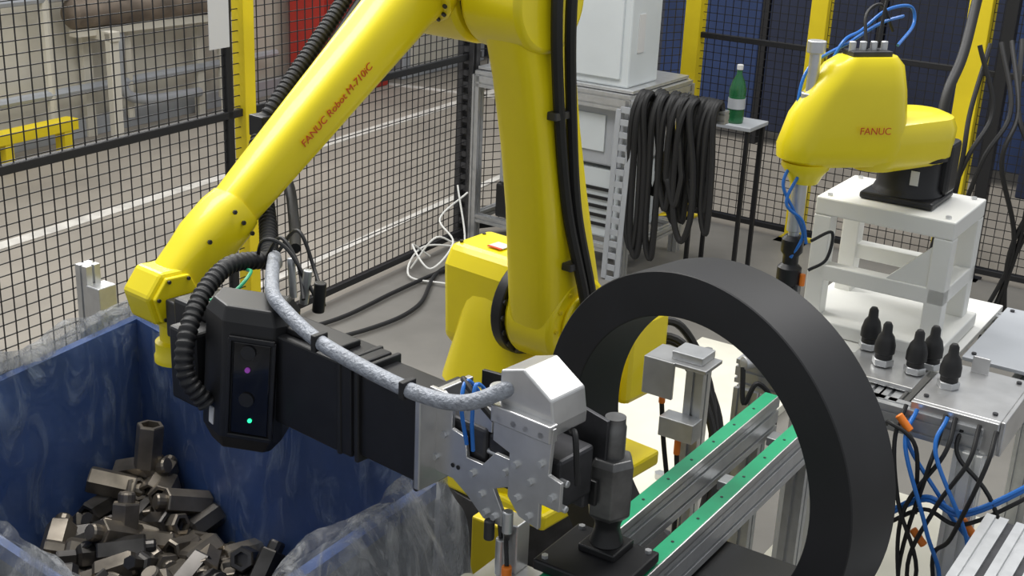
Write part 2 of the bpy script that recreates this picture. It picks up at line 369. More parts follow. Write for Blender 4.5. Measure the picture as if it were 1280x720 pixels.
prism(rb,'housing_cover',[(-.09,-.12),(.02,-.15),(.03,.04),(.015,.08),(-.09,.085)],RL(.13,-.195,.873),f,Z,YEL,.03,.01)
bolts(rb,'housing_bolts',[RL(.13+a,-.055+b,.99) for a in (-.08,.015) for b in (-.11,.10)],Z,.006,.005,DST)
box(rb,'warning_sticker',RL(.10,-.06,.9945),(.04,.05,.002),PAPER,RR,0); box(rb,'warning_sticker_red',RL(.125,-.06,.9945),(.008,.05,.002),TXT,RR,0)
J2=lambda b:RL(.15,b,.873)
cyl(rb,'shoulder_reducer',J2(.07),J2(.105),.135,BLKM,n=40,bev=.004)
bolts(rb,'reducer_bolts',[J2(.07)+f*.125*math.cos(t)+Z*.125*math.sin(t) for t in [i*math.pi/9 for i in range(18)]],s,.008,.04,DST)
cyl(rb,'shoulder_hub',J2(.105),J2(.265),.125,YEL,n=44,bev=.015)
cyl(rb,'hub_cap',J2(.265),J2(.28),.08,YEL,n=36,bev=.006)
bolts(rb,'hub_bolts',[J2(.265)+f*.1*math.cos(t)+Z*.1*math.sin(t) for t in [i*math.pi/6 for i in range(12)]],s,.006,.006,YELP)
A0=V((.15,.873)); A1=V((.35,1.72)); ad=(A1-A0).normalized(); ang_ax=(f*ad.y-Z*ad.x)
rings=[]
for t,hw,ht,b in ((.0,.122,.074,.185),(.08,.122,.076,.187),(.2,.112,.075,.19),(.4,.098,.072,.195),(.6,.092,.07,.198),(.8,.094,.07,.2),(.92,.102,.07,.2),(1.0,.108,.07,.2)):
    q=A0.lerp(A1,t); rings.append(sring(RL(q.x,b,q.y),ang_ax,s,hw,ht,5,36))
loft(rb,'lower_arm',rings,YEL)
J3=lambda b:RL(.35,b,1.72)
cyl(rb,'elbow_hub',J3(.10),J3(.28),.125,YEL,n=44,bev=.015); cyl(rb,'elbow_gap',J3(.08),J3(.1),.1,BLKM,n=36)
cyl(rb,'elbow_housing',J3(-.14),J3(.08),.125,YEL,n=44,bev=.012); cyl(rb,'elbow_motor',J3(-.3),J3(-.14),.07,BLKM,n=24)
a0=V((.42,1.80)); a1=V((1.234,1.16)); dd=(a1-a0); dl=dd.length; du=dd.normalized()
fx=f*du.x+Z*du.y; fy=f*(-du.y)+Z*du.x
def FA(t,off=0,b=0):
    q=a0+dd*t; return RL(q.x,b,q.y)+fy*off
loft(rb,'forearm_housing',[sring(FA(-.22,-.02),s,fy,.11,.11,4,36),sring(FA(-.2,-.02),s,fy,.13,.13,4,36),sring(FA(-.02,-.01),s,fy,.13,.13,4,36),sring(FA(.06,0),s,fy,.11,.115,3,36),sring(FA(.085,0),s,fy,.09,.09,2.2,36)],YEL)
cyl(rb,'forearm_flange',FA(.085),FA(.12),.10,YEL,n=44,bev=.006)
bolts(rb,'flange_bolts',[FA(.12)+s*.088*math.cos(t)+fy*.088*math.sin(t) for t in [i*math.pi/8 for i in range(16)]],fx,.006,.005,DST)
bolts(rb,'wiring_box_screws',[FA(-.15,-.05,.13),FA(-.02,-.1,.13),FA(-.15,-.12,.13)],s,.006,.006,DST)
loft(rb,'forearm_tube',[sring(FA(t,o_),s,fy,a,b,e,36) for t,o_,a,b,e in ((.12,0,.076,.080,2.4),(.16,0,.068,.074,3),(.3,0,.060,.066,3.6),(.5,0,.054,.058,3.8),(.7,0,.048,.051,3.6),(.80,0,.046,.048,3),(.84,0,.044,.046,2.4))],YEL)
loft(rb,'wrist_housing',[sring(FA(t,o_),s,fy,a,b,e,36) for t,o_,a,b,e in ((.77,0,.050,.053,3),(.80,0,.056,.058,3),(.87,0,.056,.058,3.2),(.91,0,.052,.053,3),(.97,0,.048,.047,3),(1.02,0,.04,.04,3))],YEL)
bolts(rb,'wrist_housing_bolts',[FA(.80,.05*k,.056) for k in (-.7,0,.7)]+[FA(.88,.05*k,.055) for k in (-.7,.7)],s,.005,.005,DST)
Wr=FA(1.0)
hexp=[(-.058,.012),(-.035,.055),(.03,.058),(.066,.012),(.048,-.05),(-.03,-.052)]
prism(rb,'wrist_joint_block',hexp,Wr+f*.005,f,Z,YEL,.09,.008)
prism(rb,'wrist_cover',[(x*.85,y*.85) for x,y in hexp],Wr+f*.005+s*.050,f,Z,YEL,.012,.003)
bolts(rb,'wrist_cover_bolts',[Wr+f*(.005+x*.72)+Z*y*.72+s*.055 for x,y in hexp],s,.004,.005,DST)
tip=(Z*-1).normalized()
lathe(rb,'wrist_output',[(.042,.03),(.042,.06),(.034,.065),(.034,.10),(.044,.105),(.044,.13),(.047,.135),(.047,.148),(.0,.148)],Wr+s*.02-f*.01,tip,YEL,36)
tubes(rb,'arm_hoses',[[RL(.28,.29,1.95),RL(.32,.31,1.7),RL(.27,.29,1.45),RL(.22,.285,1.2),RL(.16,.30,.98),RL(.13,.3,.86),RL(.06,.28,.72)],[RL(.33,.28,1.95),RL(.36,.30,1.7),RL(.31,.285,1.45),RL(.25,.28,1.2),RL(.19,.30,.98),RL(.16,.31,.84),RL(.08,.28,.68)]],.014,RUB)
tubes(rb,'base_cables',[[RL(-.30,.16,.72),RL(-.40,.24,.70),RL(-.44,.34,.50),RL(-.34,.42,.25),RL(-.2,.45,.06)],[RL(-.30,.12,.66),RL(-.38,.26,.66),RL(-.40,.38,.45),RL(-.30,.46,.2),RL(-.1,.5,.04)],[RL(-.30,.18,.62),RL(-.34,.30,.62),RL(-.34,.42,.42),RL(-.25,.48,.2),RL(0,.52,.04)],[RL(-.3,.08,.6),RL(-.45,.2,.62),RL(-.5,.34,.4),RL(-.42,.4,.1)]],.013,RUB)
for i,z in enumerate((1.05,1.45)):
    q=A0.lerp(A1,(z-.873)/.847); box(rb,'hose_clamp_%d'%i,RL(q.x+.01,.28,z),(.08,.03,.02),DST,RR)
hp=[(-.40,3.25,1.78),(-.445,3.2,1.67),(-.573,2.96,1.456),(-.606,2.93,1.384),(-.60,2.83,1.33),(-.557,2.73,1.29),(-.525,2.6,1.25),(-.50,2.47,1.235)]
corr(rb,'forearm_conduit',hp,.02,RUB)
tube(rb,'forearm_cable',[V(p)+V((.05,.03,.02)) for p in hp],.012,RUB)
box(rb,'conduit_clamp',(-.59,2.94,1.41),(.07,.05,.05),BLKM,RR)
def text(o,name,body,loc,xd,yd,size,m):
    cu=bpy.data.curves.new(name,'FONT'); cu.body=body; cu.size=size; cu.extrude=.0004; cu.align_x='CENTER'; cu.align_y='CENTER'
    ob=bpy.data.objects.new(name,cu); cu.materials.append(m); xd=V(xd).normalized(); zd=xd.cross(V(yd)).normalized(); yd=zd.cross(xd)
    mw=Matrix.LocRotScale(V(loc),Matrix((xd,yd,zd)).transposed().to_quaternion(),None); COL.objects.link(ob)
    ob.parent=o.e; ob.matrix_parent_inverse=o.inv; ob.matrix_basis=mw
text(rb,'lettering','FANUC Robot M-710iC',FA(.47,.006,.0575),(-fx+s*.022),fy,.025,TXT)

# ------------------------------------------------------------- robot tool
tl=Ob('bin_picking_gripper_tool',RL(1.24,.1,1.1))
TA=1.245
def T(a,b,z): return RL(a,b,z)
box(tl,'mount_block',T(TA,.15,1.12),(.10,.07,.15),BLK,RR,.008)
box(tl,'mount_flange',T(TA-.01,.09,1.13),(.08,.06,.08),DST,RR,.004)
box(tl,'long_beam',T(TA,.40,1.12),(.10,.46,.175),BLKM,RR,.004)
box(tl,'extension_beam',T(TA,.705,1.12),(.09,.20,.155),BLKM,RR,.004)
for i,b in enumerate((.20,.60,.645,.79)): box(tl,'rib_%d'%i,T(TA,b,1.12),(.106,.010,.18),BLK,RR,.003)
box(tl,'top_cover',T(TA-.0,.42,1.213),(.06,.30,.012),BLK,RR,.003)
cn=V((-.10,-1,0)).normalized(); cs=V((-cn.y,cn.x,0)); CR=Matrix((cs,-cn,Z)).transposed(); cc=V((-.490,2.20,1.110))
CR=Matrix.Rotation(math.radians(-4),3,cn)@CR
def camp(x,y,z): return cc+CR@V((x,y,z))
def hexring(w,d,z,ch):
    return [camp(-w,d,z),camp(-w,-d+ch,z),camp(-w+ch,-d,z),camp(w-ch*.4,-d,z),camp(w,-d+ch*.4,z),camp(w,d,z)]
loft(tl,'vision_camera_housing',[hexring(.060,.04,-.146,.03),hexring(.082,.055,-.115,.050),hexring(.082,.055,.118,.050),hexring(.066,.045,.145,.035)],BLK,.004,False)
boxes(tl,'camera_window',[(camp(.024,-.056,-.01),(.070,.004,.185))],GLASSD,CR)
boxes(tl,'camera_bezel',[(camp(.024,-.058,.089),(.086,.008,.01)),(camp(.024,-.058,-.108),(.086,.008,.01)),(camp(-.017,-.058,-.01),(.007,.008,.20)),(camp(.066,-.055,-.01),(.007,.012,.20))],BLKM,CR)
lathe(tl,'status_led',[(.004,0),(.004,.003)],camp(.026,-.058,-.072),cn,LEDG,12)
lathe(tl,'projector_lens',[(.005,0),(.005,.004)],camp(.018,-.058,.03),cn,LEDP,16)
lathe(tl,'lens_upper',[(.014,0),(.014,.004)],camp(.018,-.058,.065),cn,BLK,20)
lathe(tl,'lens_lower',[(.014,0),(.014,.004)],camp(.018,-.058,-.03),cn,BLK,20)
box(tl,'camera_rear_mount',camp(-.03,.07,.0),(.09,.08,.16),BLK,CR,.006)
box(tl,'camera_label',camp(-.055,-.032,-.085),(.016,.004,.035),PAPER,CR@Matrix.Rotation(math.radians(-45),3,'Z'),0)
box(tl,'side_box',V((-.60,2.25,1.10)),(.06,.08,.15),BLK,RR,.006)
corr(tl,'corrugated_hose',[(-.50,2.47,1.235),(-.515,2.43,1.25),(-.556,2.355,1.262),(-.588,2.27,1.23),(-.600,2.19,1.171),(-.595,2.165,1.109),(-.56,2.17,1.05)],.0185,RUB)
tube(tl,'grey_hose',[(-.49,2.50,1.22),(-.478,2.42,1.26),RL(1.26,.38,1.270),RL(1.285,.45,1.255),RL(1.305,.56,1.237),RL(1.315,.70,1.228),RL(1.32,.82,1.228),RL(1.31,.91,1.24),RL(1.26,.965,1.27)],.0135,GRYH,k=12,n=14)
tubes(tl,'thin_cables',[[(-.5,2.45,1.25),(-.46,2.4,1.31),(-.42,2.36,1.27),(-.40,2.3,1.22)],[(-.52,2.45,1.24),(-.49,2.38,1.31),(-.44,2.36,1.30),(-.38,2.32,1.22)],[(-.49,2.5,1.24),(-.43,2.42,1.32),(-.39,2.38,1.25),(-.36,2.3,1.21)]],.004,RUB)
tubes(tl,'green_cables',[[(-.53,2.4,1.24),(-.5,2.3,1.27),(-.52,2.25,1.25),(-.56,2.22,1.24)]],.0035,GRN)
cyl(tl,'silver_connector',(-.405,2.33,1.20),(-.395,2.33,1.27),.009,ALU); cyl(tl,'silver_connector_b',(-.43,2.36,1.20),(-.435,2.37,1.28),.008,ALU); cyl(tl,'black_connector',(-.37,2.29,1.2),(-.365,2.29,1.26),.012,BLK)
for i,q in enumerate((RL(1.305,.56,1.237),RL(1.319,.79,1.228))): box(tl,'hose_strap_%d'%i,q,(.031,.012,.031),RUB,RR,.002)
GA=1.262
def sq(p):
    x,y=p
    return (x+.012*min(1,max(0,(x-.785)*20+.4)), y if y>1.1 else 1.1+(y-1.1)*.78)
def gp(name,pts,a,m,th=.008,bev=.001): return prism(tl,name,[sq(p) for p in pts],RL(a,0,0),s,Z,m,th,bev)
gp('side_plate_lower',[(.785,1.215),(.785,1.075),(.80,1.055),(.835,1.055),(.87,1.03),(.905,.995),(.945,.995),(.945,1.03),(.925,1.075),(.965,1.10),(.965,1.145),(.925,1.145),(.90,1.115),(.865,1.115),(.86,1.15),(.83,1.155),(.83,1.20),(.81,1.215)],GA,SHEET)
gp('side_plate_small',[(.835,1.205),(.835,1.165),(.90,1.165),(.90,1.205)],GA-.02,SHEET)
gp('side_plate_upper',[(.93,1.235),(.93,1.175),(.965,1.165),(.965,1.085),(.99,1.05),(1.03,1.04),(1.03,1.10),(1.07,1.10),(1.07,1.15),(1.045,1.155),(1.05,1.235)],GA+.012,SHEET)
gp('rear_plate',[(.785,1.205),(.785,1.07),(.95,1.04),(1.05,1.05),(1.05,1.20),(.93,1.22)],GA-.13,DST)
box(tl,'beam_end_plate',T(TA-.005,.80,1.125),(.13,.012,.17),SHEET,RR,.002)
prism(tl,'valve_cover',[(.945,1.215),(.945,1.295),(.99,1.31),(1.048,1.275),(1.055,1.235),(1.055,1.215)],RL(GA-.035,0,0),s,Z,SHEET,.085,.003)
box(tl,'valve_cover_flange',T(GA+.012,1.0,1.225),(.02,.12,.03),SHEET,RR,.002)
box(tl,'linear_actuator',T(GA-.06,.98,1.12),(.09,.15,.09),DST,RR,.006)
box(tl,'cross_block',T(GA-.06,.86,1.12),(.10,.09,.10),DST,RR,.006)
cyl(tl,'pivot_cylinder',T(GA-.05,.90,1.19),T(GA-.05,.90,1.235),.02,ALU)
cyl(tl,'guide_rod',T(GA-.02,.90,1.13),T(GA-.02,1.07,1.13),.006,ALU); cyl(tl,'guide_rod_b',T(GA-.02,.90,1.085),T(GA-.02,1.07,1.085),.006,ALU)
cwp=V((.178,1.885,0))
wa=(cwp-J1).dot(f); wb=(cwp-J1).dot(s)
for i,sg in enumerate((-1,1)):
    box(tl,'jaw_%d'%i,T(wa+sg*.052,wb-.05,1.075),(.018,.08,.05),DST if i else SHEET,RR,.003)
    box(tl,'jaw_pad_%d'%i,T(wa+sg*.0415,wb-.015,1.075),(.008,.035,.045),BLK,RR,.002)
box(tl,'jaw_carrier',T(wa+.03,wb-.088,1.09),(.16,.022,.08),SHEET,RR,.004)
box(tl,'jaw_bracket',T(wa+.085,wb-.11,1.12),(.04,.04,.04),DST,RR,.004)
bl=[]
for q in ((.797,1.2),(.80,1.09),(.815,1.14),(.91,1.012),(.93,1.012),(.88,1.09),(.95,1.12),(.90,1.05)):
    b,z=sq(q); bl.append(RL(GA+.004,b,z))
for q in ((.945,1.22),(.975,1.22),(1.0,1.22),(1.03,1.22),(.985,1.09),(1.055,1.12),(1.01,1.13),(1.01,1.06),(.98,1.15),(1.03,1.17)):
    b,z=sq(q); bl.append(RL(GA+.016,b,z))
bolts(tl,'plate_bolts',bl,f,.006,.006,ALU)
bolts(tl,'plate_slots',[RL(GA+.0045,.847+.012*k,1.09) for k in range(2)],f,.004,.001,BLK)
tubes(tl,'pneumatic_tubes',[[RL(GA-.04,.88,1.2),RL(GA,.87,1.25),RL(GA+.03,.885,1.22),RL(GA+.02,.89,1.15)],[RL(GA-.05,.89,1.2),RL(GA,.89,1.25),RL(GA+.02,.9,1.2),RL(GA+.015,.90,1.14)]],.0035,BLU)
tubes(tl,'black_tubes',[[RL(GA-.05,.85,1.2),RL(GA,.86,1.25),RL(GA+.01,.9,1.23),RL(GA,.93,1.2)],[RL(GA-.06,1.04,1.2),RL(GA-.03,1.07,1.21),RL(GA-.03,1.08,1.13)]],.005,RUB)
cyl(tl,'fitting',RL(GA+.01,.937,1.025),RL(GA+.01,.937,.99),.009,DST); cyl(tl,'air_fitting',RL(GA,.967,1.05),RL(GA,.967,1.01),.009,ALU)

wp=Ob('hex_shaft_workpiece',cwp+Z*.968)
lathe(wp,'upper_shaft',[(.0195,0),(.0195,.055),(.0175,.06),(.0175,.072),(0,.072)],cwp+Z*1.128,Z,WPM,28)
lathe(wp,'hex_body',[(.030,0),(.039,.010),(.039,.10),(.034,.112)],cwp+Z*1.018,Z,WPM,6,smooth=False,bev=.002)
lathe(wp,'lower_neck',[(.029,.055),(.022,.035),(.022,.025),(.029,.0)],cwp+Z*.969,Z,BLK,28)
pl=Ob('workpiece_fixture',cwp+Z*.934)
box(pl,'fixture_plate',cwp+Z*.945-C*.03,(.16,.15,.020),BLKM,RC,.004); box(pl,'fixture_riser',cwp+Z*.961,(.07,.07,.014),BLK,RC,.003)
bolts(pl,'fixture_bolts',[cwp-C*.03+P*a+C*b+Z*.955 for a in (-.065,.065) for b in (-.06,.06)],Z,.006,.006,ALU)

# ------------------------------------------------------------- conveyor
cv=Ob('roller_chain_conveyor',W(2.1,-.87,0))
for i,p in enumerate((-.925,-.813)):
    profile(cv,'rail_%d'%i,W(1.5,p,.883),W(2.5,p,.883),.04,.075)
    cbox(cv,'green_guide_%d'%i,1.5,2.5,p-.016,p+.016,.921,.932,GRN)
    cbox(cv,'steel_edge_%d'%i,1.5,2.5,p+.017,p+.02,.915,.935,SHEET)
    bolts(cv,'guide_screws_%d'%i,[W(1.6+.1*k,p,.932) for k in range(9)],Z,.003,.001,DST)
for i,c in enumerate((1.55,1.8,2.2,2.45)): cbox(cv,'cross_bar_%d'%i,c-.02,c+.02,-.90,-.835,.84,.86,ALU)
for i,(c,p) in enumerate(((1.62,-.925),(1.62,-.813),(2.42,-.925),(2.42,-.813))): profile(cv,'leg_%d'%i,W(c,p,.012),W(c,p,.845),.04,.04)
cbox(cv,'drive_box',1.62,2.02,-.90,-.58,.76,.835,BLK,.005)
sn=Ob('end_stop_sensor_block',W(1.55,-1.02,.9))
cbox(sn,'bracket_plate',1.50,1.66,-1.08,-.95,.865,.875,SHEET); cbox(sn,'bracket_upright',1.62,1.66,-1.06,-1.02,.875,.97,SHEET)
cyl(sn,'sensor_a',W(1.6,-1.04,.88),W(1.6,-1.04,.95),.009,ALU); cyl(sn,'sensor_b',W(1.56,-1.0,.88),W(1.56,-1.0,.93),.009,ORG); cyl(sn,'stop_roller',W(1.52,-1.05,.875),W(1.52,-1.05,.91),.014,ALU)
tubes(sn,'sensor_cables',[[W(1.6,-1.04,.95),W(1.62,-1.06,.98),W(1.66,-1.08,.9),W(1.66,-1.1,.6)],[W(1.56,-1.0,.93),W(1.6,-1.03,.96),W(1.66,-1.06,.85),W(1.68,-1.08,.6)]],.004,RUB)
profile(sn,'support_post',W(1.6,-1.02,.012),W(1.6,-1.02,.865),.04,.04)

# ------------------------------------------------------------- ring
phi=math.radians(47); ra=V((math.sin(phi),math.cos(phi),0)); rc=V((.332,2.14,.985))
rg=Ob('large_black_ring',rc)
lathe(rg,'ring_band',[(.285,.0),(.287,-.002),(.368,-.002),(.37,0),(.37,.13),(.368,.132),(.287,.132),(.285,.13)],rc,ra,RINGM,128,closed=True)
rs=rc+ra*.065
Rr=basis(V((ra.y,-ra.x,0)))
box(rg,'cradle',V((rs.x,rs.y,.60)),(.34,.10,.04),BLKM,Rr,.004)
for i,k in enumerate((-.14,.14)): profile(rg,'cradle_leg_%d'%i,V((rs.x,rs.y,.012))+Rr@V((k,0,0)),V((rs.x,rs.y,.58))+Rr@V((k,0,0)),.04,.04)

# ------------------------------------------------------------- table with scara
tb_=Ob('machine_frame_table',W(3.0,-.8,0))
cbox(tb_,'top_plate',2.86,3.45,-1.08,-.66,.915,.93,WHT)
for i,(a,b) in enumerate((((2.66,-1.06),(2.66,-.5)),((3.4,-1.06),(3.4,-.5)),((2.66,-.72),(3.4,-.72)),((2.66,-.5),(3.4,-.5)),((2.66,-1.06),(3.4,-1.06)),((2.5,-.76),(2.95,-.76)))):
    profile(tb_,'beam_%d'%i,W(*a,.89),W(*b,.89),.045,.06)
for i,(c,p) in enumerate(((2.66,-1.04),(2.66,-.76),(2.66,-.52),(3.38,-1.04),(3.38,-.52))):
    profile(tb_,'leg_%d'%i,W(c,p,.012),W(c,p,.86),.06,.06,WHT if i in (1,2) else ALU)
cbox(tb_,'lower_shelf',2.7,3.4,-1.02,-.54,.3,.32,CRM)
cbox(tb_,'side_panel',2.70,2.72,-.95,-.8,.35,.86,WHT)
cbox(tb_,'plate_a',2.66,2.93,-.66,-.47,.925,.94,SHEET); cbox(tb_,'plate_b',2.97,3.40,-.64,-.40,.935,.945,SILV); cbox(tb_,'plate_c',2.72,2.94,-.86,-.68,.925,.937,SHEET)
cbox(tb_,'side_skirt',2.645,2.66,-.66,-.47,.86,.94,SHEET); cbox(tb_,'upright_tab',2.9,2.905,-.60,-.56,.94,.98,SHEET); cbox(tb_,'side_skirt_b',2.66,2.93,-.47,-.46,.86,.94,SHEET)
bolts(tb_,'plate_screws',[W(c,p,.94) for c in (2.69,2.90) for p in (-.64,-.49)]+[W(c,p,.945) for c in (3.0,3.37) for p in (-.62,-.43)],Z,.006,.005,DST)
st=Ob('white_robot_stand',W(3.085,-.87,.93))
a0_,a1_,b0_,b1_=2.95,3.22,-1.04,-.70
cbox(st,'top_slab',a0_,a1_,b0_,b1_,1.225,1.27,WHT,.004)
for i,(c,p) in enumerate(((a0_,b0_),(a0_,b1_-.045),(a1_-.045,b0_),(a1_-.045,b1_-.045))): cbox(st,'leg_%d'%i,c,c+.045,p,p+.045,.965,1.225,WHT,.003)
cbox(st,'front_brace',a0_,a0_+.04,b0_,b1_,1.06,1.10,WHT,.003); cbox(st,'side_brace',a0_,a1_,b1_-.04,b1_,1.06,1.10,WHT,.003); cbox(st,'back_brace',a1_-.04,a1_,b0_,b1_,1.06,1.10,WHT,.003)
cbox(st,'base_slab',a0_-.03,a1_+.02,b0_-.02,b1_+.02,.931,.967,WHT,.004)
prism(st,'gusset',[(0,0),(.10,0),(0,.10)],W(a0_+.02,b1_-.045,1.10),-P,Z,WHT,.03)
bolts(st,'slab_bolts',[W(c,p,1.27) for c in (a0_+.025,a1_-.025) for p in (b0_+.025,b1_-.025)],Z,.007,.006,ALU)

sr=Ob('scara_robot',(.963,3.058,1.27))
B0=V((.962,3.062,0))
box(sr,'base_flange',B0+Z*1.280,(.18,.18,.018),BLKM,RC,.006)
lathe(sr,'base_column',[(.085,0),(.08,.012),(.076,.02),(.076,.085),(.088,.09),(.088,.13)],B0+Z*1.288,Z,BLKM,44)
box(sr,'rear_block',B0+Z*1.355+P*.055+C*.04,(.08,.08,.13),BLKM,RC,.01)
box(sr,'rating_label',B0+Z*1.34-C*.077+P*.035,(.02,.002,.035),PAPER,RC,0)
Jx=(.835,2.95)
loft(sr,'inner_link',[capsule(Jx,.05,B0,.075,1.370),capsule(Jx,.065,B0,.090,1.39),capsule(Jx,.068,B0,.093,1.455),capsule(Jx,.06,B0,.082,1.48),capsule(Jx,.045,B0,.055,1.49)],YEL)
Sx=(.660,2.9)
loft(sr,'outer_link_head',[capsule((.677,2.905),.050,(.812,2.945),.055,1.385),capsule(Sx,.062,(.822,2.948),.070,1.40),capsule(Sx,.065,(.825,2.95),.075,1.43),capsule((.675,2.903),.060,(.825,2.95),.073,1.50),capsule((.705,2.908),.054,(.822,2.949),.067,1.56),capsule((.735,2.918),.05,(.817,2.947),.058,1.615),capsule((.75,2.922),.035,(.812,2.945),.044,1.635)],YEL)
lathe(sr,'lower_boss',[(.056,0),(.056,.012),(.042,.03),(.033,.05)],(Sx[0]+.008,Sx[1],1.39),-Z,YEL,36)
cyl(sr,'spline_shaft',(*Sx,1.10),(*Sx,1.665),.013,ALU); cyl(sr,'shaft_collar',(*Sx,1.64),(*Sx,1.668),.021,ALU); cyl(sr,'shaft_sleeve',(*Sx,1.50),(*Sx,1.55),.022,ALU)
cyl(sr,'shaft_guide',(*Sx,1.22),(*Sx,1.35),.018,ALU)
lathe(sr,'tool_changer',[(.020,0),(.029,.01),(.029,.05),(.019,.06),(.019,.08),(.026,.09),(.026,.12),(.018,.13)],(Sx[0],Sx[1],1.08),Z,BLKM,28)
box(sr,'finger_gripper',V((Sx[0],Sx[1],1.07)),(.06,.03,.05),DST,RC,.004)
boxes(sr,'fingers',[(V((Sx[0],Sx[1],1.03))+P*k,(.012,.02,.06)) for k in (-.02,.02)],ALU,RC)
cyl(sr,'orange_fitting',V((*Sx,1.09))+P*.035,V((*Sx,1.12))+P*.035,.007,ORG)
box(sr,'connector_plate',(.785,2.933,1.64),(.10,.05,.014),DST,basis(V((.18,.055,0))),.002)
for i in range(4): cyl(sr,'port_%d'%i,(.745+.026*i,2.92+.008*i,1.64),(.745+.026*i,2.92+.008*i,1.667),.008,ALU)
tubes(sr,'blue_hoses',[[(.69,2.93,1.58),(.73,2.95,1.66),(.78,3.0,1.68),(.84,3.03,1.725),(.91,3.08,1.73),(.92,3.07,1.69),(.87,3.0,1.65)],[(.665,2.9,1.42),(.635,2.9,1.5),(.655,2.93,1.60),(.75,2.96,1.66),(.82,2.99,1.70),(.89,3.06,1.71)],[(.635,2.88,1.40),(.615,2.87,1.34),(.645,2.86,1.28),(.675,2.87,1.22),(.655,2.88,1.16)],[(.655,2.87,1.38),(.625,2.86,1.3),(.665,2.85,1.26),(.685,2.87,1.2)]],.004,BLU)
tubes(sr,'black_hoses',[[(.81,2.95,1.65),(.83,2.98,1.78),(.89,3.03,1.82),(.95,3.1,1.85)],[(.78,2.93,1.65),(.78,2.97,1.72),(.82,3.0,1.74),(.86,3.02,1.68)],[(.70,2.89,1.2),(.75,2.9,1.22),(.74,2.88,1.16),(.70,2.88,1.13)]],.004,RUB)
tube(sr,'main_cable_hose',[(1.22,3.45,1.95),(1.17,3.38,1.75),(1.11,3.25,1.6),(1.06,3.17,1.52),(1.04,3.13,1.44)],.013,RUB)
hd=V((.165,.05,0)).normalized(); hn=V((hd.y,-hd.x,0))
text(sr,'lettering','FANUC',V((.785,2.934,1.475))+hn*.0775,hd+hn*.10,Z,.023,TXT)

pr=[(.0,0),(.02,.0),(.02,.012),(.024,.016),(.024,.035),(.019,.055),(.012,.065),(.011,.083),(.007,.09),(0,.091)]
for i,(c,p) in enumerate(((2.887,-.84),(2.81,-.78),(2.81,-.705),(2.86,-.683),(2.776,-.617))):
    o_=Ob('black_rubber_peg',W(c,p,.94)); lathe(o_,'peg_body',pr,W(c,p,.955),Z,RUB,24); cyl(o_,'peg_base',W(c,p,.940),W(c,p,.956),.026,ALU,n=6)
sb=Ob('steel_sensor_bracket',W(2.66,-1.15,.9))
cbox(sb,'top_plate',2.53,2.62,-1.26,-1.10,.915,.925,SHEET); cbox(sb,'front_flange',2.525,2.535,-1.26,-1.18,.83,.925,SHEET); cbox(sb,'block',2.55,2.62,-1.2,-1.12,.925,.945,ALU)
profile(sb,'post',W(2.58,-1.14,.012),W(2.58,-1.14,.91),.045,.045); cbox(sb,'side_clamp',2.51,2.56,-1.2,-1.11,.74,.79,ALU)
cyl(sb,'orange_connector',W(2.52,-1.15,.70),W(2.52,-1.15,.75),.008,ORG); cyl(sb,'orange_connector_b',W(2.56,-1.22,.86),W(2.56,-1.22,.80),.008,ORG)
tubes(sb,'cables',[[W(2.52,-1.15,.70),W(2.52,-1.14,.6),W(2.53,-1.14,.4),W(2.54,-1.14,.1)],[W(2.56,-1.22,.8),W(2.55,-1.2,.7),W(2.55,-1.17,.55)]],.006,RUB)
cyl(tb_,'roller',W(2.6,-1.04,.94),W(2.66,-1.00,.94),.016,SHEET)
tubes(tb_,'roller_cable',[[W(2.6,-1.04,.93),W(2.58,-1.02,.85),W(2.6,-1.0,.9),W(2.62,-.96,.84),W(2.58,-.94,.7)]],.006,RUB)
ch=Ob('aluminium_channel_conveyor',W(2.4,-.36,0))
for i,p in enumerate((-.42,-.36,-.30)): profile(ch,'channel_%d'%i,W(1.9,p,.76),W(2.54,p,.76),.045,.05)
cbox(ch,'cover',1.9,2.54,-.41,-.31,.77,.777,DST)
for i,(c,p) in enumerate(((1.95,-.42),(2.50,-.42),(2.50,-.3))): profile(ch,'leg_%d'%i,W(c,p,.012),W(c,p,.735),.04,.04)
K=[];Bc=[]
for i in range(9):
    p=random.uniform(-.72,-.46); q=p+random.uniform(-.12,.12); c=random.uniform(2.59,2.63)
    pth=[W(c+.04,p,.93),W(c-.01,p,.86),W(c-.02,q,random.uniform(.68,.8)),W(c,q+random.uniform(-.06,.1),random.uniform(.5,.62)),W(c+.03,p,.3),W(c+.02,p,.03)]
    (Bc if i%3==0 else K).append(pth)
for i in range(3):
    z=random.uniform(.74,.86)
    (Bc if i<2 else K).append([W(2.60,-.66,z-.1),W(2.59,-.58,z-.03),W(2.59,-.50,z-.04),W(2.64,-.40,z+.03),W(2.8,-.30,z+.1)])
K+= [[W(2.62,-.70,.88),W(2.59,-.68,.9),W(2.59,-.62,.86),W(2.6,-.6,.7)]]
tubes(tb_,'black_cables',K,.005,RUB); tubes(tb_,'blue_hoses',Bc,.005,BLU)
for i,(p,z) in enumerate(((-.67,.92),(-.50,.72),(-.60,.66))): cyl(tb_,'connector_%d'%i,W(2.6,p,z),W(2.6,p+.03,z-.03),.009,ORG)
cl2=Ob('wall_cable_loom',(1.9,4.8,.6))
K=[]
for i in range(7):
    x=1.80+.06*i; K.append([(x,5.1+.05*i,1.35),(x+random.uniform(-.08,.08),5.05,1.1),(x+random.uniform(-.1,.1),5.0,.9),(x+random.uniform(-.1,.1),5.1,.5),(x,5.2,.03)])
tubes(cl2,'cables',K,.01,RUB)

